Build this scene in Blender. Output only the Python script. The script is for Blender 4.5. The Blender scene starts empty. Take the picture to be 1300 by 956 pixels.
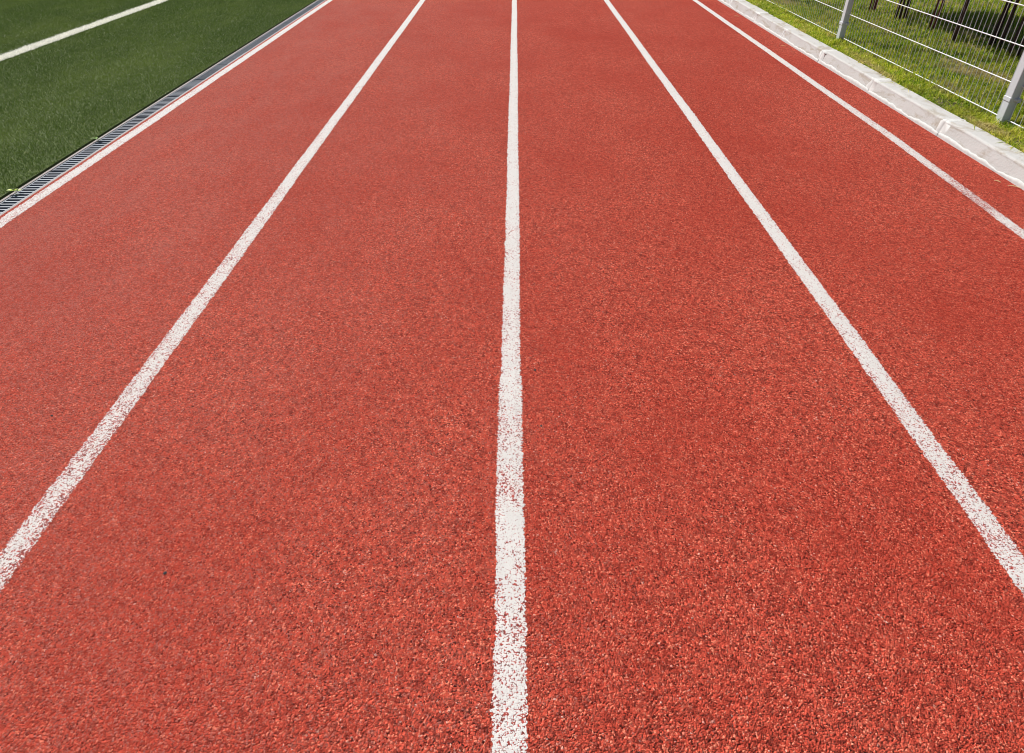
import bpy, bmesh, math, random
import numpy as np
from mathutils import Vector, noise as mnoise
random.seed(7); rng = np.random.default_rng(11)
S = bpy.context.scene
COL = S.collection
R = math.radians

# ------------------------------------------------------------------ helpers
def tag(o, label=None, cat=None, group=None, kind=None):
    if label: o['label'] = label
    if cat: o['category'] = cat
    if group: o['group'] = group
    if kind: o['kind'] = kind
    return o

def link(name, me, mat=None, parent=None):
    o = bpy.data.objects.new(name, me); COL.objects.link(o)
    if mat is not None: me.materials.append(mat)
    if parent is not None: o.parent = parent
    return o

def empty(name, loc, rz=0.0):
    o = bpy.data.objects.new(name, None); COL.objects.link(o)
    o.location = loc; o.rotation_euler = (0, 0, rz); o.empty_display_size = .1
    return o

def from_bm(name, bm, mat, parent=None, smooth=False):
    bmesh.ops.recalc_face_normals(bm, faces=bm.faces)
    me = bpy.data.meshes.new(name); bm.to_mesh(me); bm.free()
    if smooth:
        for p in me.polygons: p.use_smooth = True
    return link(name, me, mat, parent)

def np_mesh(name, verts, loops, starts, totals, attr=None):
    me = bpy.data.meshes.new(name)
    me.vertices.add(len(verts)); me.vertices.foreach_set('co', np.ascontiguousarray(verts, np.float32).ravel())
    me.loops.add(len(loops)); me.loops.foreach_set('vertex_index', np.ascontiguousarray(loops, np.int32))
    me.polygons.add(len(starts))
    me.polygons.foreach_set('loop_start', np.ascontiguousarray(starts, np.int32))
    me.polygons.foreach_set('loop_total', np.ascontiguousarray(totals, np.int32))
    if attr is not None:
        a = me.attributes.new('tint', 'FLOAT', 'POINT'); a.data.foreach_set('value', np.ascontiguousarray(attr, np.float32))
    me.update(calc_edges=True); me.validate()
    return me

def box(bm, x0, x1, y0, y1, z0, z1, bevel=0.0, seg=2):
    ret = bmesh.ops.create_cube(bm, size=1.0)
    for v in ret['verts']:
        v.co = Vector((x0+(v.co.x+.5)*(x1-x0), y0+(v.co.y+.5)*(y1-y0), z0+(v.co.z+.5)*(z1-z0)))
    if bevel:
        es = list({e for v in ret['verts'] for e in v.link_edges})
        bmesh.ops.bevel(bm, geom=es, offset=bevel, segments=seg, affect='EDGES', profile=.5)

def rod(bm, p, q, r, n=6, r2=None):
    p, q = Vector(p), Vector(q); d = (q-p); l = d.length; d.normalize()
    a = d.orthogonal().normalized(); b = d.cross(a)
    r2 = r if r2 is None else r2
    rings = []
    for c, rr in ((p, r), (q, r2)):
        rings.append([bm.verts.new(c + a*math.cos(2*math.pi*i/n)*rr + b*math.sin(2*math.pi*i/n)*rr) for i in range(n)])
    for i in range(n):
        bm.faces.new((rings[0][i], rings[0][(i+1) % n], rings[1][(i+1) % n], rings[1][i]))
    bm.faces.new(rings[0][::-1]); bm.faces.new(rings[1])

def tube(bm, pts, radii, n=7):
    rings = []
    for i, p in enumerate(pts):
        p = Vector(p)
        d = (Vector(pts[min(i+1, len(pts)-1)]) - Vector(pts[max(i-1, 0)])).normalized()
        a = d.cross(Vector((.3, 1, .1))).normalized(); b = d.cross(a)
        rings.append([bm.verts.new(p + (a*math.cos(2*math.pi*k/n) + b*math.sin(2*math.pi*k/n))*radii[i]) for k in range(n)])
    for A, B in zip(rings, rings[1:]):
        for k in range(n): bm.faces.new((A[k], A[(k+1) % n], B[(k+1) % n], B[k]))
    bm.faces.new(rings[0][::-1]); bm.faces.new(rings[-1])

# ------------------------------------------------------------------ material helpers
class NT:
    def __init__(s, name):
        s.m = bpy.data.materials.new(name); s.m.use_nodes = True
        s.t = s.m.node_tree; s.t.nodes.clear()
        s.out = s.n('ShaderNodeOutputMaterial')
    def n(s, typ, ins=None, **kw):
        nd = s.t.nodes.new(typ)
        for k, v in kw.items(): setattr(nd, k, v)
        for k, v in (ins or {}).items():
            if isinstance(v, bpy.types.NodeSocket): s.t.links.new(v, nd.inputs[k])
            else: nd.inputs[k].default_value = v
        return nd
    def pos(s): return s.n('ShaderNodeNewGeometry').outputs['Position']
    def noise(s, vec, scale, detail=2, rough=.5, dist=0):
        return s.n('ShaderNodeTexNoise', {'Vector': vec, 'Scale': scale, 'Detail': detail, 'Roughness': rough, 'Distortion': dist}).outputs['Fac']
    def vor(s, vec, scale, feature='F1'):
        return s.n('ShaderNodeTexVoronoi', {'Vector': vec, 'Scale': scale}, feature=feature)
    def map(s, vec, scale=(1, 1, 1), loc=(0, 0, 0)):
        return s.n('ShaderNodeMapping', {'Vector': vec, 'Scale': scale, 'Location': loc}).outputs[0]
    def math(s, op, a, b=0.0, c=0.0, clamp=False):
        nd = s.n('ShaderNodeMath', {0: a, 1: b, 2: c}, operation=op); nd.use_clamp = clamp
        return nd.outputs[0]
    def rng(s, v, a, b, c=0., d=1.):
        return s.n('ShaderNodeMapRange', {'Value': v, 'From Min': a, 'From Max': b, 'To Min': c, 'To Max': d}).outputs[0]
    def mix(s, f, a, b, mode='MIX'):
        nd = s.n('ShaderNodeMix', data_type='RGBA', blend_type=mode)
        for k, v in ((0, f), (6, a), (7, b)):
            if isinstance(v, bpy.types.NodeSocket): s.t.links.new(v, nd.inputs[k])
            else: nd.inputs[k].default_value = v if k == 0 else (tuple(v)+(1,))[:4]
        return nd.outputs[2]
    def bump(s, h, strength=1, distance=.002, normal=None):
        ins = {'Height': h, 'Strength': strength, 'Distance': distance}
        if normal is not None: ins['Normal'] = normal
        return s.n('ShaderNodeBump', ins).outputs[0]
    def bsdf(s, color, rough=.8, normal=None, **kw):
        ins = {'Base Color': color if isinstance(color, bpy.types.NodeSocket) else tuple(color)+(1,), 'Roughness': rough}
        if normal is not None: ins['Normal'] = normal
        ins.update(kw)
        b = s.n('ShaderNodeBsdfPrincipled', ins)
        s.t.links.new(b.outputs[0], s.out.inputs[0]); return b

GRAIN = 275.0
def granules(t):
    """shared granule structure of the rubber surface: (height, per granule random, gap distance)"""
    p = t.pos()
    w = t.n('ShaderNodeTexNoise', {'Vector': p, 'Scale': 150., 'Detail': 1.}).outputs['Color']
    w = t.n('ShaderNodeVectorMath', {0: w, 1: (.5, .5, .5)}, operation='SUBTRACT').outputs[0]
    w = t.n('ShaderNodeVectorMath', {0: w, 'Scale': .006}, operation='SCALE').outputs[0]
    q = t.n('ShaderNodeVectorMath', {0: p, 1: w}, operation='ADD').outputs[0]
    v = t.vor(q, GRAIN)
    v2 = t.vor(t.map(q, loc=(3.1, 1.7, 0)), GRAIN*.55)
    rnd = t.n('ShaderNodeSeparateColor', {0: v.outputs['Color']}).outputs
    h = t.math('SUBTRACT', t.math('MULTIPLY', rnd[0], .9), t.math('MULTIPLY', v.outputs['Distance'], 1.1))
    h = t.math('SUBTRACT', h, t.math('MULTIPLY', v2.outputs['Distance'], .7))
    return p, q, h, rnd, v2

def m_track():
    t = NT('rubber_track_red'); p, q, h, rnd, v2 = granules(t)
    # per-granule colour
    c = t.mix(rnd[1], (.30, .026, .014), (.80, .118, .070))
    c = t.mix(t.rng(rnd[2], .755, .80), c, (.030, .006, .005))
    c = t.mix(t.rng(rnd[0], .87, .90), c, (.92, .29, .18))
    c = t.mix(t.rng(rnd[0], .990, .996), c, (.74, .50, .42))
    cl = t.n('ShaderNodeSeparateColor', {0: t.vor(q, 105.).outputs['Color']}).outputs
    c = t.mix(t.rng(cl[0], .0, 1., 0, .30), c, (.90, .15, .09))
    c = t.mix(t.rng(cl[1], .80, .84, 0, .5), c, (.13, .014, .009))
    cl2 = t.n('ShaderNodeSeparateColor', {0: t.vor(q, 47.).outputs['Color']}).outputs
    c = t.mix(t.rng(cl2[0], .55, 1., 0, .20), c, (.26, .026, .016))
    c = t.mix(t.rng(cl2[1], .60, 1., 0, .14), c, (.92, .22, .14))
    # broad tone drift; left lanes painted paler for sun glare, with some dust
    big = t.noise(t.map(p, (1, .7, 1)), 1.1, 4, .6)
    c = t.mix(t.rng(big, .38, .66, 0, .5), c, (.42, .034, .017))
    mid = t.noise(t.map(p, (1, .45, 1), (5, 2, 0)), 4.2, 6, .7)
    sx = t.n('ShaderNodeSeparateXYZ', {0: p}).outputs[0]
    glarex = t.rng(sx, .6, -2.2, .04, .85)
    d = t.math('MULTIPLY', t.rng(mid, .35, .72, .34, .82), glarex, clamp=True)
    # painted glare and dust sit on single granules, so the grain stays visible
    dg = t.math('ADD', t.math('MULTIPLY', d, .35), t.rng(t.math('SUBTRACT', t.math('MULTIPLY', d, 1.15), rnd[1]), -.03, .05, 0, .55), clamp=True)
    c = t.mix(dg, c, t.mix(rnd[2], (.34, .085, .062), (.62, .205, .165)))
    fine = t.noise(p, 38, 3, .6)
    c = t.mix(t.rng(fine, .5, .8, 0, .40), c, (.22, .022, .014))
    hh = t.math('ADD', h, t.math('MULTIPLY', fine, .8))
    nrm = t.bump(hh, 1.0, .0060)
    t.bsdf(c, .85, nrm, **{'Specular IOR Level': .12})
    return t.m

def m_paint():
    t = NT('lane_paint_white'); p, q, h, rnd, v2 = granules(t)
    wear = t.n('ShaderNodeAttribute', attribute_name='tint').outputs['Fac']
    # paint stays on granule tops, red rubber shows between
    red = t.mix(rnd[1], (.10, .012, .009), (.40, .055, .038))
    patch = t.noise(t.map(p, (1, .5, 1)), 14, 4, .65)
    lvl = t.math('ADD', h, t.math('MULTIPLY', t.math('SUBTRACT', patch, .5), 1.3))
    k = t.rng(t.math('SUBTRACT', lvl, wear), -1.00, -.93)
    sm = t.n('ShaderNodeMath', {0: k, 1: 0, 2: 0}, operation='ADD'); sm.use_clamp = True
    white = t.mix(t.rng(patch, .3, .8), (.585, .565, .545), (.49, .47, .455))
    c = t.mix(sm.outputs[0], red, white)
    nrm = t.bump(h, .6, .0030)
    t.bsdf(c, .65, nrm, **{'Specular IOR Level': .35})
    return t.m

def m_concrete():
    t = NT('kerb_concrete'); p = t.pos()
    n1 = t.noise(p, 6, 6, .65); n2 = t.noise(p, 60, 4, .6); n3 = t.noise(t.map(p, (2.0, 1.0, 4)), 4.2, 5, .7, .6)
    c = t.mix(n1, (.35, .345, .335), (.46, .455, .445))
    c = t.mix(t.rng(n3, .51, .62, 0, .72), c, (.26, .22, .165))
    c = t.mix(t.rng(n2, .35, .7, .0, .3), c, (.48, .478, .47))
    pits = t.vor(p, 190).outputs['Distance']
    c = t.mix(t.rng(pits, .13, .06, 0, .5), c, (.25, .24, .22))
    hh = t.math('ADD', t.math('MULTIPLY', n2, 1.0), t.math('MULTIPLY', n1, 2.))
    t.bsdf(c, .85, t.bump(hh, .5, .004)); return t.m

def m_simple(name, col, rough=.6, metal=0., var=.12, sc=30, bump=.0008):
    t = NT(name); p = t.pos(); n = t.noise(p, sc, 4, .6)
    lo = tuple(x*(1-var) for x in col); hi = tuple(min(1, x*(1+var)) for x in col)
    t.bsdf(t.mix(n, lo, hi), rough, t.bump(n, .4, bump), Metallic=metal); return t.m

def m_blade(name, cols, trans=.35, rough=.55, patch=None):
    """cols: ramp of colours chosen by the per-blade tint; patch=(scale, colour, lo, hi, amount)"""
    t = NT(name); p = t.pos()
    a = t.n('ShaderNodeAttribute', attribute_name='tint').outputs['Fac']
    r = t.n('ShaderNodeValToRGB', {0: a}); cr = r.color_ramp
    for i, (x, c) in enumerate(cols):
        e = cr.elements[i] if i < 2 else cr.elements.new(x)
        e.position = x; e.color = tuple(c)+(1,)
    c = r.outputs[0]
    for (sc, stretch, loc, pc, lo, hi, am) in (patch or []):
        n = t.noise(t.map(p, stretch, loc), sc, 4, .6)
        c = t.mix(t.rng(n, lo, hi, 0, am), c, pc)
    b = t.bsdf(c, rough, **{'Specular IOR Level': .3})
    tr = t.n('ShaderNodeBsdfTranslucent', {0: c})
    mx = t.n('ShaderNodeMixShader', {0: trans, 1: b.outputs[0], 2: tr.outputs[0]})
    t.t.links.new(mx.outputs[0], t.out.inputs[0])
    return t.m

def m_soil(name, c1, c2, sc=9):
    t = NT(name); p = t.pos(); n = t.noise(p, sc, 6, .7); n2 = t.noise(p, 90, 3, .6)
    c = t.mix(t.rng(n, .3, .7), c1, c2); c = t.mix(t.rng(n2, .4, .7, 0, .5), c, tuple(x*.6 for x in c1))
    t.bsdf(c, .95, t.bump(n2, .8, .008)); return t.m

M = dict(
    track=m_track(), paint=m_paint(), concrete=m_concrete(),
    mortar=m_simple('mortar_white', (.49, .495, .485), .9, 0, .25, 38, .003),
    galv=m_simple('post_grey_paint', (.50, .53, .56), .4, .0, .06, 40, .0003),
    wire=m_simple('wire_pale_grey', (.70, .71, .72), .42, .0, .05, 60, .0002),
    bolt=m_simple('bolt_steel', (.62, .63, .64), .35, .6, .1, 90, .0003),
    grate=m_simple('grate_steel', (.17, .185, .215), .55, .25, .3, 24, .0006),
    rim=m_simple('drain_rim_concrete', (.27, .245, .235), .85, 0, .2, 45, .002),
    trough=m_simple('drain_trough', (.035, .035, .04), .9, 0, .2, 30, .002),
    turf_base=m_soil('turf_backing', (.045, .07, .012), (.08, .115, .023), 20),
    soil=m_soil('lawn_soil', (.045, .05, .016), (.13, .10, .045)),
    ground=m_soil('far_ground', (.06, .075, .03), (.10, .10, .05), .4),
    bark=m_simple('stem_maroon_bark', (.12, .018, .022), .6, 0, .5, 45, .002),
    bark2=m_simple('stem_dark_bark', (.06, .026, .022), .75, 0, .5, 45, .002),
    stone=m_simple('dark_pebble', (.045, .042, .045), .7, 0, .3, 80, .001),
    straw=m_simple('dry_straw', (.66, .50, .26), .8, 0, .2, 80, .001),
    leaf=m_simple('sprout_leaf', (.42, .58, .03), .5, 0, .2, 60, .001),
    pinkflower=m_simple('dry_petal_red', (.55, .09, .05), .6, 0, .2, 60, .001),
)
M['turf'] = m_blade('turf_fibre', [(0, (.045, .085, .012)), (.55, (.120, .195, .028)), (.93, (.23, .30, .06)), (1., (.48, .50, .25))], .25, .5,
    [(1.6, (.8, .35, 1), (0, 0, 0), (.30, .37, .08), .45, .75, .55), (5., (1, .6, 1), (2, 7, 0), (.09, .14, .02), .5, .75, .5)])
M['turf_white'] = m_blade('turf_fibre_white', [(0, (.84, .83, .76)), (.8, (.90, .89, .83)), (1, (.7, .7, .58))], .35, .6)
M['grass'] = m_blade('lawn_blade', [(0, (.08, .18, .008)), (.45, (.36, .48, .018)), (.8, (.68, .68, .05)), (1., (.82, .68, .26))], .5, .5,
    [(5.5, (1, 1, 1), (0, 3, 0), (.46, .42, .06), .48, .66, .7), (1.7, (1, .6, 1), (4, 1, 0), (.12, .22, .014), .52, .72, .5),
     (2.6, (1.6, .5, 1), (9, 4, 0), (.58, .45, .22), .56, .66, .75)])
M['shrubleaf'] = m_blade('shrub_leaf', [(0, (.035, .055, .012)), (.6, (.06, .09, .018)), (1, (.14, .03, .025))], .2, .5)

# ------------------------------------------------------------------ camera (23 mm full frame, 1.36 m above the track)
F = 23/36*1300; TH = math.atan(592/F); H = 1.22*math.cos(TH)/.732
K = H/math.cos(TH)                       # metres per unit of lateral slope on the track plane
YAW = math.atan(4.3*math.cos(TH)/F)
cam = bpy.data.cameras.new('camera'); cam.lens = 23; cam.sensor_width = 36; cam.sensor_fit = 'HORIZONTAL'
cam.clip_start = .05; cam.clip_end = 8000; cam.shift_y = -45/1300
co = bpy.data.objects.new('camera', cam); COL.objects.link(co)
co.location = (0, 0, H); co.rotation_euler = (math.pi/2-TH, 0, YAW)
S.camera = co

def at(px, py, z=0.0):
    """survey helper: where a photographed point stands on the level z"""
    u = (px-650)/F; v = (py-433)/F
    x, y, d = u, math.cos(TH)-v*math.sin(TH), -math.sin(TH)-v*math.cos(TH)
    x, y = x*math.cos(YAW)-y*math.sin(YAW), x*math.sin(YAW)+y*math.cos(YAW)
    t = (z-H)/d
    return Vector((x*t, y*t, z))

# ------------------------------------------------------------------ light
sun_az, sun_el = R(-45), R(53)           # to the left and ahead
sd = Vector((math.sin(sun_az)*math.cos(sun_el), math.cos(sun_az)*math.cos(sun_el), math.sin(sun_el)))
sl = bpy.data.lights.new('sun', 'SUN'); sl.energy = 5.0; sl.angle = R(.55); sl.color = (1, .955, .89)
so = bpy.data.objects.new('sun', sl); COL.objects.link(so); so.rotation_euler = sd.to_track_quat('Z', 'Y').to_euler()
so.location = (-5, 5, 10)
W = bpy.data.worlds.new('World'); S.world = W; W.use_nodes = True
wt = W.node_tree; bg = wt.nodes['Background']
sky = wt.nodes.new('ShaderNodeTexSky'); sky.sky_type = 'NISHITA'; sky.sun_disc = False
sky.sun_elevation = sun_el; sky.sun_rotation = sun_az; sky.air_density = 1; sky.dust_density = 1.2
wt.links.new(sky.outputs[0], bg.inputs[0]); bg.inputs[1].default_value = .05
S.view_settings.view_transform = 'Standard'; S.view_settings.look = 'None'
S.view_settings.exposure = 0.38
S.cycles.filter_width = 1.05; S.view_settings.gamma = 1; S.view_settings.use_curve_mapping = False

# ------------------------------------------------------------------ ground sheets
def sheet(name, x0, x1, y0, y1, z, mat, nx=1, ny=1, thick=0):
    bm = bmesh.new()
    if thick: box(bm, x0, x1, y0, y1, z-thick, z)
    else:
        vs = [[bm.verts.new((x0+(x1-x0)*i/nx, y0+(y1-y0)*j/ny, z)) for i in range(nx+1)] for j in range(ny+1)]
        for j in range(ny):
            for i in range(nx): bm.faces.new((vs[j][i], vs[j][i+1], vs[j+1][i+1], vs[j+1][i]))
    return from_bm(name, bm, mat)

tag(sheet('ground', -3000, 3000, -3000, 3000, -.30, M['ground']), kind='structure')
TX0, TX1 = -2.512, 2.690
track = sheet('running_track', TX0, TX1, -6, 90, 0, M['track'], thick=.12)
tag(track, kind='structure')

# ---- lane lines: thin coats of paint with ragged, slightly wandering edges
def lane_line(edges, wear, seed, y0=-3., y1=40.):
    """edges: list of (Y, left, right); wear: list of (Y, amount)"""
    ys = [y0]
    while ys[-1] < y1: ys.append(ys[-1] + (.0035 if .4 < ys[-1] < 11 else .05))
    ys = np.array(ys); n = len(ys); g = np.random.default_rng(seed)
    ey = [e[0] for e in edges]
    l = np.interp(ys, ey, [e[1] for e in edges]); r = np.interp(ys, ey, [e[2] for e in edges])
    wob = .0012*np.sin(ys*2.3+seed) + .0006*np.sin(ys*7.1+seed*2)
    def rag(): 
        a = g.normal(0, .0022, n); b = np.convolve(g.normal(0, .0022, n), np.ones(9)/9, 'same')
        return a+b
    l = l + wob + rag(); r = r + wob + rag()
    cols = 3
    V = np.zeros((n, cols, 3))
    for k in range(cols):
        f = k/(cols-1); V[:, k, 0] = l*(1-f)+r*f; V[:, k, 1] = ys
    V[:, :, 2] = .0012; V[:, (0, 2), 2] = .0006
    idx = np.arange(n*cols).reshape(n, cols)
    q = np.stack([idx[:-1, :-1], idx[:-1, 1:], idx[1:, 1:], idx[1:, :-1]], -1).reshape(-1, 4)
    w = np.interp(ys, [a[0] for a in wear], [a[1] for a in wear])
    w = np.repeat(w[:, None], cols, 1); w[:, 0] += .16; w[:, 2] += .16
    me = np_mesh('lane_line', V.reshape(-1, 3), q.ravel(), np.arange(len(q))*4, np.full(len(q), 4), w.ravel())
    return link('lane_line', me, M['paint'], track)

def straight(c, w): return [(-5, c-w/2, c+w/2), (90, c-w/2, c+w/2)]
lane_line([(-5, -.042, .0265), (.58, -.042, .0265), (1.05, -.0428, .0272), (1.09, -.0452, .027), (1.66, -.0485, .026),
           (1.73, -.0435, .0215), (9.7, -.040, .0235), (90, -.04, .0235)], [(0, .16), (1.0, .14), (1.06, -.02), (1.16, .0), (1.2, .16), (1.5, .18), (1.6, .0), (1.69, -.06), (1.74, .10), (2.3, .0), (3, -.08), (9, -.25)], 1)
lane_line(straight(-1.2255, .068), [(0, .42), (1.2, .36), (1.6, .26), (2.2, .14), (3, .06), (4, .0), (9, -.25)], 2)
lane_line(straight(1.213, .068), [(0, .26), (1.2, .20), (1.8, .06), (2.6, -.06), (4, -.15), (9, -.3)], 3)
lane_line(straight(-2.458, .066), [(0, .1), (3.2, .08), (4, .0), (9, -.2)], 4)
lane_line([(-5, 2.30, 2.36), (2.6, 2.325, 2.385), (3.3, 2.342, 2.402), (4.2, 2.362, 2.425), (10, 2.356, 2.42), (90, 2.356, 2.42)],
          [(0, .1), (2.9, .1), (3.05, .42), (3.25, .48), (3.5, .2), (4.2, .05), (6, -.1), (9, -.3)], 5)

# ------------------------------------------------------------------ drain between the track and the turf
DX0, DX1 = -2.640, -2.514                # outer rims
drain = empty('drain_channel', (-2.577, 6.0, 0))
tag(drain, 'long narrow linear drain channel with pale rims between the green turf and the red track', 'drain channel')
def local(bm, root):
    bmesh.ops.translate(bm, verts=bm.verts, vec=-root.location); return bm
bm = bmesh.new(); box(bm, DX0, DX1, -6, 60, -.16, -.11); from_bm('trough', local(bm, drain), M['trough'], drain)
for a, b in ((DX0, DX0+.016), (DX1-.018, DX1)):
    bm = bmesh.new()
    box(bm, a, b, -6, 60, -.11, -.004)
    from_bm('rim', local(bm, drain), M['rim'], drain)
GX0, GX1 = DX0+.019, DX1-.021
def grate_bm(length, pitch=.034):
    bm = bmesh.new(); n = max(1, round(length/pitch)); p = length/n
    box(bm, 0, .006, .004, length-.004, -.028, 0); box(bm, GX1-GX0-.006, GX1-GX0, .004, length-.004, -.028, 0)
    for i in range(n):
        y = (i+.5)*p; box(bm, .006, GX1-GX0-.006, y-.0050, y+.0050, -.024, -.0012)
    return bm
J0, GL = 3.055, .5085                      # first joint and grate length
ordn = ['first', 'second', 'third', 'fourth', 'fifth', 'sixth', 'seventh', 'eighth', 'ninth', 'tenth', 'eleventh', 'twelfth', 'thirteenth', 'fourteenth']
first = None; ng = 13
for i in range(ng):
    if first is None:
        first = o = from_bm('drain_grate', grate_bm(GL-.014), M['grate'])
    else:
        o = first.copy(); COL.objects.link(o)
    o.location = (GX0, J0+i*GL, -.006 + random.uniform(-.0012, .0012)); o.rotation_euler = (0, random.uniform(-.008, .008), random.uniform(-.0015, .0015))
    lab = f'{ordn[i]} dark steel drain grate beside the turf, counting from the left edge'
    if i == 0: lab = 'dark steel drain grate at the left edge, under the bright yellow green sprout'
    if i == ng-1: lab = 'farthest dark steel drain grate, at the top edge beside the turf'
    tag(o, lab, 'drain grate', 'steel grates laid end to end over the drain')
o = from_bm('grating', grate_bm(6.0), M['grate'], drain); o.location = Vector((GX0, J0-6.0, -.006))-drain.location
o = from_bm('grating', grate_bm(8.0), M['grate'], drain); o.location = Vector((GX0, J0+ng*GL, -.006))-drain.location

# ------------------------------------------------------------------ artificial turf
turf = sheet('artificial_turf', -70, -2.650, -10, 90, .004, M['turf_base'], thick=.12)
tag(turf, kind='structure')
def blades(n, xy, z0, hmin, hmax, w, lean, tint, seg=1, face=None):
    ang = rng.uniform(0, 2*np.pi, n); h = rng.uniform(hmin, hmax, n)
    la = rng.uniform(0, 2*np.pi, n); lm = np.abs(rng.normal(0, lean, n))*h
    dx, dy = np.cos(ang)*w/2, np.sin(ang)*w/2
    lx, ly = np.cos(la)*lm, np.sin(la)*lm
    x, y = xy[:, 0], xy[:, 1]
    z = z0 if isinstance(z0, np.ndarray) else np.full(n, z0)
    if seg == 1:
        V = np.stack([np.stack([x-dx, y-dy, z], -1), np.stack([x+dx, y+dy, z], -1), np.stack([x+lx, y+ly, z+h], -1)], 1)
        loops = np.arange(n*3); return V.reshape(-1, 3), loops, np.arange(n)*3, np.full(n, 3), np.repeat(tint, 3)
    V = np.stack([np.stack([x-dx, y-dy, z], -1), np.stack([x+dx, y+dy, z], -1),
                  np.stack([x+lx*.35+dx*.8, y+ly*.35+dy*.8, z+h*.6], -1), np.stack([x+lx*.35-dx*.8, y+ly*.35-dy*.8, z+h*.6], -1),
                  np.stack([x+lx*1.15, y+ly*1.15, z+h*np.clip(1-.25*(lm/h)**2, .4, 1)], -1)], 1)
    b = np.arange(n)*5
    loops = np.stack([b, b+1, b+2, b+3, b+3, b+2, b+4], -1).ravel()
    st = np.stack([np.arange(n)*7, np.arange(n)*7+4], -1).ravel(); tot = np.tile([4, 3], n)
    return V.reshape(-1, 3), loops, st, tot, np.repeat(tint, 5)

LX0, LX1 = -4.705, -4.575               # white touchline in the turf
def turf_pts(n):
    y = rng.uniform(1.0, 11.2, n); x = rng.uniform(-9.2, -2.648, n)
    ok = x > -(.80*y + 2.2)
    return np.stack([x, y], -1)[ok]
P = turf_pts(1650000)
P[:, 0] += 0
edge = .004*np.sin(P[:, 1]*9)+.003*np.sin(P[:, 1]*23)
white = (P[:, 0] > LX0+edge) & (P[:, 0] < LX1+edge)
G = P[~white]; n = len(G)
streak = np.array(0.5+.5*np.sin(G[:, 0]*3.1+np.sin(G[:, 1]*.9)*1.5))
tint = np.clip(rng.beta(2.2, 2.6, n)*.92 + .06*(streak-.5), 0, 1); tint[rng.random(n) < .03] = 1.
me = np_mesh('turf_fibre', *blades(n, G, .004, .006, .017, .0030, .7, tint)[:4], attr=np.repeat(tint, 3))
tag(link('turf_fibre', me, M['turf']), 'short dark green artificial grass fibres covering the pitch', 'artificial grass', kind='stuff')
Wp = P[white]; Wp = np.concatenate([Wp, Wp+rng.normal(0, .004, Wp.shape)]); n = len(Wp); tint = rng.random(n)
bm = bmesh.new()
o = link('touchline', np_mesh('touchline', *blades(n, Wp, .004, .011, .021, .0045, 1.5, tint)[:4], attr=np.repeat(tint, 3)), M['turf_white'], turf)
# the line's woven backing, also where no single fibre can be told apart
bm = bmesh.new(); box(bm, LX0, LX1, -8, 85, .0045, .0075); bk = from_bm('touchline_backing', bm, M['turf_white'], o)

# ------------------------------------------------------------------ kerb
KF, KT, KB, KH = 2.690, 2.716, 2.834, .100
def kerb_profile():
    pts = [(KF, -.15), (KF, 0.0), (KF+.011, .040), (KT-.003, KH-.016)]
    for k in range(5):
        a = math.pi - k*math.pi/8
        pts.append((KT+.012+.015*math.cos(a), KH-.015+.015*math.sin(a)))
    pts += [(KB-.006, KH+.001), (KB, KH-.006), (KB, -.15)]
    return pts
def kerb_bm(length, seed, step=.05, amp=.0028):
    bm = bmesh.new(); prof = kerb_profile(); n = max(2, int(length/step)); rings = []
    for j in range(n+1):
        y = length*j/n; e = min(j, n-j); ring = []
        for (x, z) in prof:
            d = mnoise.noise_vector(Vector((x*14, y*5+seed*7.3, z*14)))*amp
            pull = .003 if e == 0 else 0
            nx = pull*(1 if x < 2.72 else 0); nz = -pull*(1 if z > .06 else 0)
            ring.append(bm.verts.new((x+d.x+nx, y, z+d.z*.7+nz)))
        rings.append(ring)
    for A, B in zip(rings, rings[1:]):
        for k in range(len(prof)-1): bm.faces.new((A[k], B[k], B[k+1], A[k+1]))
    bm.faces.new(rings[0]); bm.faces.new(rings[-1][::-1])
    return bm
def mortar_bm(seed, wdt=.075):
    """smear of mortar over a joint: front face, edge and a little of the top"""
    bm = bmesh.new(); prof = kerb_profile()[1:10]; g = random.Random(seed); rows = []
    for k, (x, z) in enumerate(prof):
        w0, w1 = wdt*(.35+.45*g.random()), wdt*(.3+.35*g.random())
        f = k/(len(prof)-1)
        if k >= 7: w0 *= .55; w1 *= .55
        row = []
        for y, lift in ((-w0, -.004), (-w0*.55, .0022), (-.005, .003), (0, -.001), (.005, .003), (w1*.6, .002), (w1, -.004)):
            nx, nz = (-1, .15) if k < 4 else (-math.cos((k-4)*math.pi/8), math.sin((k-4)*math.pi/8))
            row.append(bm.verts.new((x+nx*lift+g.uniform(-.001, .001), y+g.uniform(-.004, .004)*(abs(y) > .01), z+nz*lift)))
        rows.append(row)
    for A, B in zip(rows, rows[1:]):
        for k in range(len(A)-1): bm.faces.new((A[k], A[k+1], B[k+1], B[k]))
    return bm
def fillet_bm(length, seed):
    """irregular bead of mortar along the foot of the stone"""
    bm = bmesh.new(); n = int(length/.012); prev = None
    for j in range(n+1):
        y = length*j/n
        a = mnoise.noise(Vector((y*4, seed*3.7, 0))); b = mnoise.noise(Vector((y*17, seed*5.1, 2)))
        hh = .024+.016*a+.008*b; ww = .0025+.002*a+.0015*b
        c = [bm.verts.new((KF-ww, y, -.002)), bm.verts.new((KF-ww*.75, y, hh*.45)), bm.verts.new((KF+.001-.0025, y, hh*.9)), bm.verts.new((KF+.006, y, hh))]
        if prev:
            for k in range(3): bm.faces.new((prev[k], c[k], c[k+1], prev[k+1]))
        prev = c
    return bm
KJ = [3.165, 4.168, 5.185, 6.174, 7.160, 8.120, 9.185, 10.19]
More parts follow.
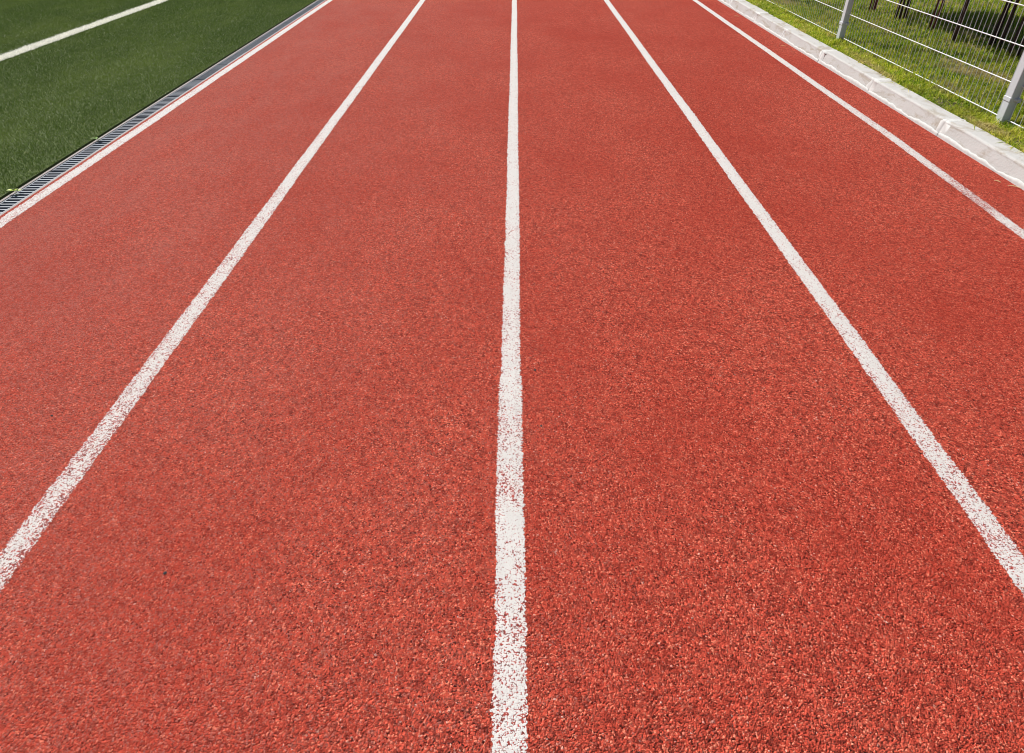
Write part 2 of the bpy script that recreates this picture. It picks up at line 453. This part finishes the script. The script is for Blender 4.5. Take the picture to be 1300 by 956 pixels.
klab = ['concrete kerb stone nearest the camera at the right edge, beside the near grey fence post',
        'brown stained concrete kerb stone lying between the near and far grey fence posts',
        'clean pale concrete kerb stone midway along the kerb, third from the right edge',
        'concrete kerb stone standing opposite the far grey fence post',
        'pale concrete kerb stone just past the far fence post, fifth from the right edge',
        'short looking pale kerb stone, second from the far end of the kerb',
        'farthest pale concrete kerb stone, at the top edge of the photo']
for i in range(7):
    y0, y1 = KJ[i], KJ[i+1]; L = y1-y0-.006
    root = empty('kerb_stone', (random.uniform(-.0035, .0035), y0, random.uniform(-.002, .002)), random.uniform(-.002, .002))
    tag(root, klab[i], 'kerb stone', 'concrete kerb stones laid along the track')
    from_bm('stone', kerb_bm(L, i), M['concrete'], root, smooth=False)
    o = from_bm('mortar_joint', mortar_bm(i*3+1, random.uniform(.10, .15)), M['mortar'], root, True)
    from_bm('mortar_fillet', fillet_bm(L, i), M['mortar'], root, True)
for y0, y1 in ((-6, KJ[0]-.006), (KJ[-1]+.004, 80)):     # the kerb goes on beyond what the photograph shows
    o = from_bm('kerb', kerb_bm(y1-y0, 40+y0, .2), M['concrete']); o.location = (0, y0, 0); tag(o, kind='structure')

# ------------------------------------------------------------------ lawn behind the kerb
GZ = .082
def lawn_h(x, y):
    return GZ + .012*np.sin(x*2.1+.4)*np.sin(y*1.7) + .010*np.sin(x*5.3+1)*np.sin(y*4.1+2) + np.clip((x-3.2)*.02, 0, .2)
nx, ny = 90, 160
xs = np.concatenate([np.linspace(2.832, 7.5, nx-10), np.linspace(8.2, 70, 11)]); ys = np.concatenate([np.linspace(-6, 0, 10), np.linspace(.1, 12, ny-30), np.linspace(12.7, 80, 21)])
nx, ny = len(xs), len(ys)
XX, YY = np.meshgrid(xs, ys); ZZ = lawn_h(XX, YY); ZZ = np.where(XX < 2.845, KH-.03, ZZ)
idx = np.arange(nx*ny).reshape(ny, nx)
q = np.stack([idx[:-1, :-1], idx[:-1, 1:], idx[1:, 1:], idx[1:, :-1]], -1).reshape(-1, 4)
me = np_mesh('lawn', np.stack([XX, YY, ZZ], -1).reshape(-1, 3), q.ravel(), np.arange(len(q))*4, np.full(len(q), 4))
tag(link('lawn', me, M['soil']), kind='structure')
def fbm(x, y, s, seed):
    v = np.zeros_like(x); g = np.random.default_rng(seed)
    for k in range(6):
        a = g.uniform(0, 2*np.pi); f = s*(1.5**k)/2.2
        v += np.sin((x*np.cos(a)+y*np.sin(a))*f+g.uniform(0, 6.28))*(.75**k)
    return v/2.4
NB = 345000
y = rng.uniform(.6, 11.5, NB); x = 2.838 + (rng.random(NB)**1.45)*6.0
keep = x < .80*y + 2.6
keep &= rng.random(NB) < np.clip(1.0 + .7*fbm(x, y, 30, 3), .15, 1)      # thin places
bare = ((x-2.93)/.06)**2 + ((y-4.62)/.16)**2 < 1                          # bare spot by the kerb
keep &= ~(bare & (rng.random(NB) < .85))
x, y = x[keep], y[keep]; n = len(x)
clump = fbm(x, y, 55, 5)
tint = np.clip(.45+.26*clump+rng.normal(0, .27, n) - .24*np.clip((x-3.05)/.35, 0, 1), 0, .97); dry = rng.random(n) < .06+.08*(fbm(x, y, 6, 8) > .5); tint[dry] = rng.uniform(.85, 1, dry.sum())
near = np.clip((x-2.83)/.35, 0, 1)
hs = (.75+.3*near)*(1+.3*clump)
V, lo, st, tt, at_ = blades(n, np.stack([x, y], -1), lawn_h(x, y)-.004, .020, .058, .0066, 1.05, tint, seg=2)
Vz = V.reshape(n, 5, 3); base = Vz[:, :1, :].copy(); Vz[:, :, :] = base + (Vz-base)*np.stack([np.ones(n), np.ones(n), np.clip(hs, .35, 1.6)], -1)[:, None, :]
me = np_mesh('lawn_grass', Vz.reshape(-1, 3), lo, st, tt, at_)
tag(link('lawn_grass', me, M['grass']), 'sunlit yellow green grass growing behind the kerb and through the wire fence', 'grass', kind='stuff')

# ------------------------------------------------------------------ wire fence
FX = 3.055                               # plane of the panels
PY = [1.635, 4.150, 6.665, 9.180]
fence = empty('wire_fence', (FX, PY[1], GZ))
tag(fence, 'pale grey welded wire fence on square posts standing in the grass behind the kerb', 'fence')
PX, PW, PD = -.030, .052, .062
def post_bm():
    bm = bmesh.new(); box(bm, PX, PX+PW, -PD/2, PD/2, -.12, 1.78, .005, 2); return bm
def cap_bm():
    bm = bmesh.new(); box(bm, PX-.003, PX+PW+.003, -PD/2-.003, PD/2+.003, 1.78, 1.80, .004, 2); return bm
def clamp_bm(z):
    """flat clamp band round the post with ears that hold the panel wires"""
    bm = bmesh.new()
    box(bm, PX-.0035, PX+PW+.0035, -PD/2-.0035, PD/2+.0035, z-.013, z+.013, .002, 1)
    for s in (-1, 1): box(bm, .004, .020, s*(PD/2+.003), s*(PD/2+.024), z-.010, z+.010, .002, 1)
    return bm
def bolt_bm(z):
    bm = bmesh.new()
    rod(bm, (.000, -PD/2-.003, z), (.000, -PD/2-.012, z), .0105, 8, .009); rod(bm, (.0, -PD/2-.012, z), (.0, -PD/2-.020, z), .006, 8)
    return bm
proto = {}
for i, py in enumerate(PY):
    off = Vector((0, py-PY[1], 0))
    if not proto:
        p = from_bm('fence_post', post_bm(), M['galv'], fence)
        subs = [from_bm('cap', cap_bm(), M['galv'], p)]
        for z in (.155, .755, 1.355):
            subs.append(from_bm('clamp', clamp_bm(z), M['galv'], p)); subs.append(from_bm('bolt', bolt_bm(z), M['bolt'], p))
        proto['p'] = (p, subs); p.location = off
    else:
        src, ss = proto['p']; p = src.copy(); COL.objects.link(p); p.parent = fence; p.location = off
        for s in ss:
            c = s.copy(); COL.objects.link(c); c.parent = p
def panel_bm(y0, y1):
    bm = bmesh.new(); L = y1-y0; n = round(L/.05)
    for k in range(n+1):
        y = y0 + L*k/n; dx = random.uniform(-.0008, .0008)
        rod(bm, (dx, y, .010), (dx, y, 1.66), .0021, 5)
    for k in range(9):
        z = .034 + k*.2
        for s in (-1,): rod(bm, (s*.0052, y0-.012, z), (s*.0052, y1+.012, z), .0034, 6)
    return bm
for i in range(3):
    a, b = PY[i]-PY[1]+.040, PY[i+1]-PY[1]-.040
    o = from_bm('wire_panel', panel_bm(a, b), M['wire'], fence); o.location = (.012, 0, 0)

# ------------------------------------------------------------------ maroon-stemmed shrubs behind the fence
def shrub(px, py, hgt, seed, label, stems, mat, crown_r):
    b = at(px, py, .11); b.z = float(lawn_h(np.array(b.x), np.array(b.y)))-.01
    g = random.Random(seed)
    root = empty('shrub', b); tag(root, label, 'shrub', 'shrubs with maroon stems beyond the wire fence')
    tips = []
    for k in range(stems):
        bm = bmesh.new(); a = g.uniform(0, 6.28); r0 = .02+.07*g.random()*(k > 0)
        x, y = math.cos(a)*r0, math.sin(a)*r0; lx, ly = g.uniform(-.14, .14), g.uniform(-.14, .14); rad = g.uniform(.009, .017)
        pts = []
        for j in range(9):
            f = j/8; pts.append((x+lx*f*f+g.uniform(-.008, .008), y+ly*f*f+g.uniform(-.008, .008), -.03+f*hgt*.85))
        tube(bm, pts, [rad*(1-.65*j/8) for j in range(9)])
        for j in range(4, 9):
            for s in range(2):
                aa = g.uniform(0, 6.28); ln = crown_r*g.uniform(.4, .9); p0 = Vector(pts[j]); d = Vector((math.cos(aa)*.8, math.sin(aa)*.8, .6))*ln
                tube(bm, [p0, p0+d*.5+Vector((0, 0, .02)), p0+d], [rad*.35, rad*.25, rad*.1], 5); tips += [p0+d*.5, p0+d, p0+d*.8]
        from_bm('stem', bm, mat, root, True)
    gn = np.random.default_rng(seed); nl = 8500  # unseen crown, made tall and dense to throw shade on the lawn
    c = np.array([[*t] for t in tips]); pick = c[gn.integers(0, len(c), nl)] + gn.normal(0, crown_r*.22, (nl, 3))
    pick[:, 2] = np.clip(pick[:, 2], .5, None)
    u = gn.normal(0, 1, (nl, 3)); u /= np.linalg.norm(u, axis=1)[:, None]
    v = np.cross(u, gn.normal(0, 1, (nl, 3))); v /= np.linalg.norm(v, axis=1)[:, None]
    ln = gn.uniform(.05, .095, nl)[:, None]; wd = ln*.32
    V = np.stack([pick, pick+u*ln*.5+v*wd, pick+u*ln, pick+u*ln*.5-v*wd], 1).reshape(-1, 3)
    tint = np.repeat(gn.random(nl), 4)
    me = np_mesh('shade_foliage', V, np.arange(nl*4), np.arange(nl)*4, np.full(nl, 4), tint)
    link('shade_foliage', me, M['shrubleaf'], root)
    return root
shrub(1186, 38, 2.5, 3, 'shrub with a bright maroon upright stem behind the middle of the wire panel', 3, M['bark'], .80)
shrub(1214, 50, 2.4, 4, 'shrub of dark brown red stems right of the bright maroon stem', 4, M['bark2'], .75)
shrub(1108, 15, 2.6, 5, 'red brown stemmed shrub at the top edge, just right of the far fence post', 4, M['bark'], .85)
shrub(1145, 24, 2.7, 6, 'nearly black stemmed shrub between the far fence post and the bright maroon stem', 6, M['bark2'], .75)
shrub(1264, 58, 1.8, 8, 'dark stemmed shrub low behind the right half of the wire panel', 5, M['bark2'], .75)
shrub(1296, 72, 1.8, 9, 'dark stemmed shrub at the right edge above the near fence post', 5, M['bark2'], .75)

# ------------------------------------------------------------------ small litter
def sprout(px, py, z, sc, label, mat, n=4, seed=1):
    b = at(px, py, z); g = random.Random(seed)
    root = empty('weed_sprout', (b.x, b.y, -.03)); tag(root, label, 'weed')
    bm = bmesh.new()
    tube(bm, [(0, 0, 0), (.003, .002, .02), (.002, .0, .036)], [.0015, .0012, .001], 5); from_bm('stalk', bm, mat, root)
    for k in range(n):
        a = k*6.28/n+g.uniform(-.5, .5); l = sc*g.uniform(.7, 1.1); w = l*.32
        d = Vector((math.cos(a), math.sin(a), 0)); s = Vector((-d.y, d.x, 0)); z0 = Vector((0, 0, .034+.004*k))
        bm = bmesh.new()
        c = [bm.verts.new(z0), bm.verts.new(z0+d*l*.45+s*w+Vector((0, 0, .009))), bm.verts.new(z0+d*l+Vector((0, 0, .007))),
             bm.verts.new(z0+d*l*.45-s*w+Vector((0, 0, .009))), bm.verts.new(z0+d*l*.5+Vector((0, 0, .005)))]
        for p, q_ in ((0, 1), (1, 2), (2, 3), (3, 0)): bm.faces.new((c[p], c[q_], c[4]))
        from_bm('leaf', bm, mat, root)
sprout(19, 245, .0, .034, 'bright yellow green weed sprouting through the drain grate at the left edge', M['leaf'], 4, 2)
sprout(122, 177, .01, .03, 'small green weed growing at the turf edge beside the fourth grate', m_simple('weed_green', (.13, .25, .03), .5), 4, 5)
def pebble(px, py, r, label, seed):
    b = at(px, py, 0); bm = bmesh.new(); bmesh.ops.create_icosphere(bm, subdivisions=2, radius=r)
    for v in bm.verts:
        v.co += mnoise.noise_vector(v.co*60+Vector((seed, 0, 0)))*r*.35; v.co.z *= .7
    o = from_bm('pebble', bm, M['stone']); o.location = (b.x, b.y, r*.5); tag(o, label, 'pebble')
pebble(210, 728, .0042, 'tiny dark pebble on the red track right of the left lane line near the bottom', 1)
pebble(679, 470, .0042, 'tiny dark pebble on the red track just right of the middle lane line', 2)
pebble(66, 528, .0040, 'tiny dark pebble on the red track near the left edge, left of the lane line', 3)
pebble(687, 541, .0036, 'tiny dark pebble lying nearer the camera, right of the middle lane line', 4)
def straw(px, py, l, a, label, seed):
    b = at(px, py, 0); g = random.Random(seed); bm = bmesh.new()
    tube(bm, [(-l/2, 0, .003), (-l*.2, .004, .005), (l*.15, .002, .004), (l/2, -.004, .003)], [.0012, .0024, .0022, .0010], 5)
    o = from_bm('dry_straw', bm, M['straw']); o.location = (b.x, b.y, .001); o.rotation_euler = (0, 0, a); tag(o, label, 'straw', 'bits of dry straw on the track by the kerb')
straw(1288, 238, .06, -.6, 'longest bit of dry straw, on the track at the right edge', 1)
straw(1266, 231, .035, -.8, 'short bit of dry straw left of the longest one by the kerb', 2)
straw(994, 59, .05, .1, 'bit of dry straw by the kerb opposite the far fence post', 3)
straw(935, 21, .06, -.3, 'farthest bit of dry straw by the kerb near the top edge', 4)
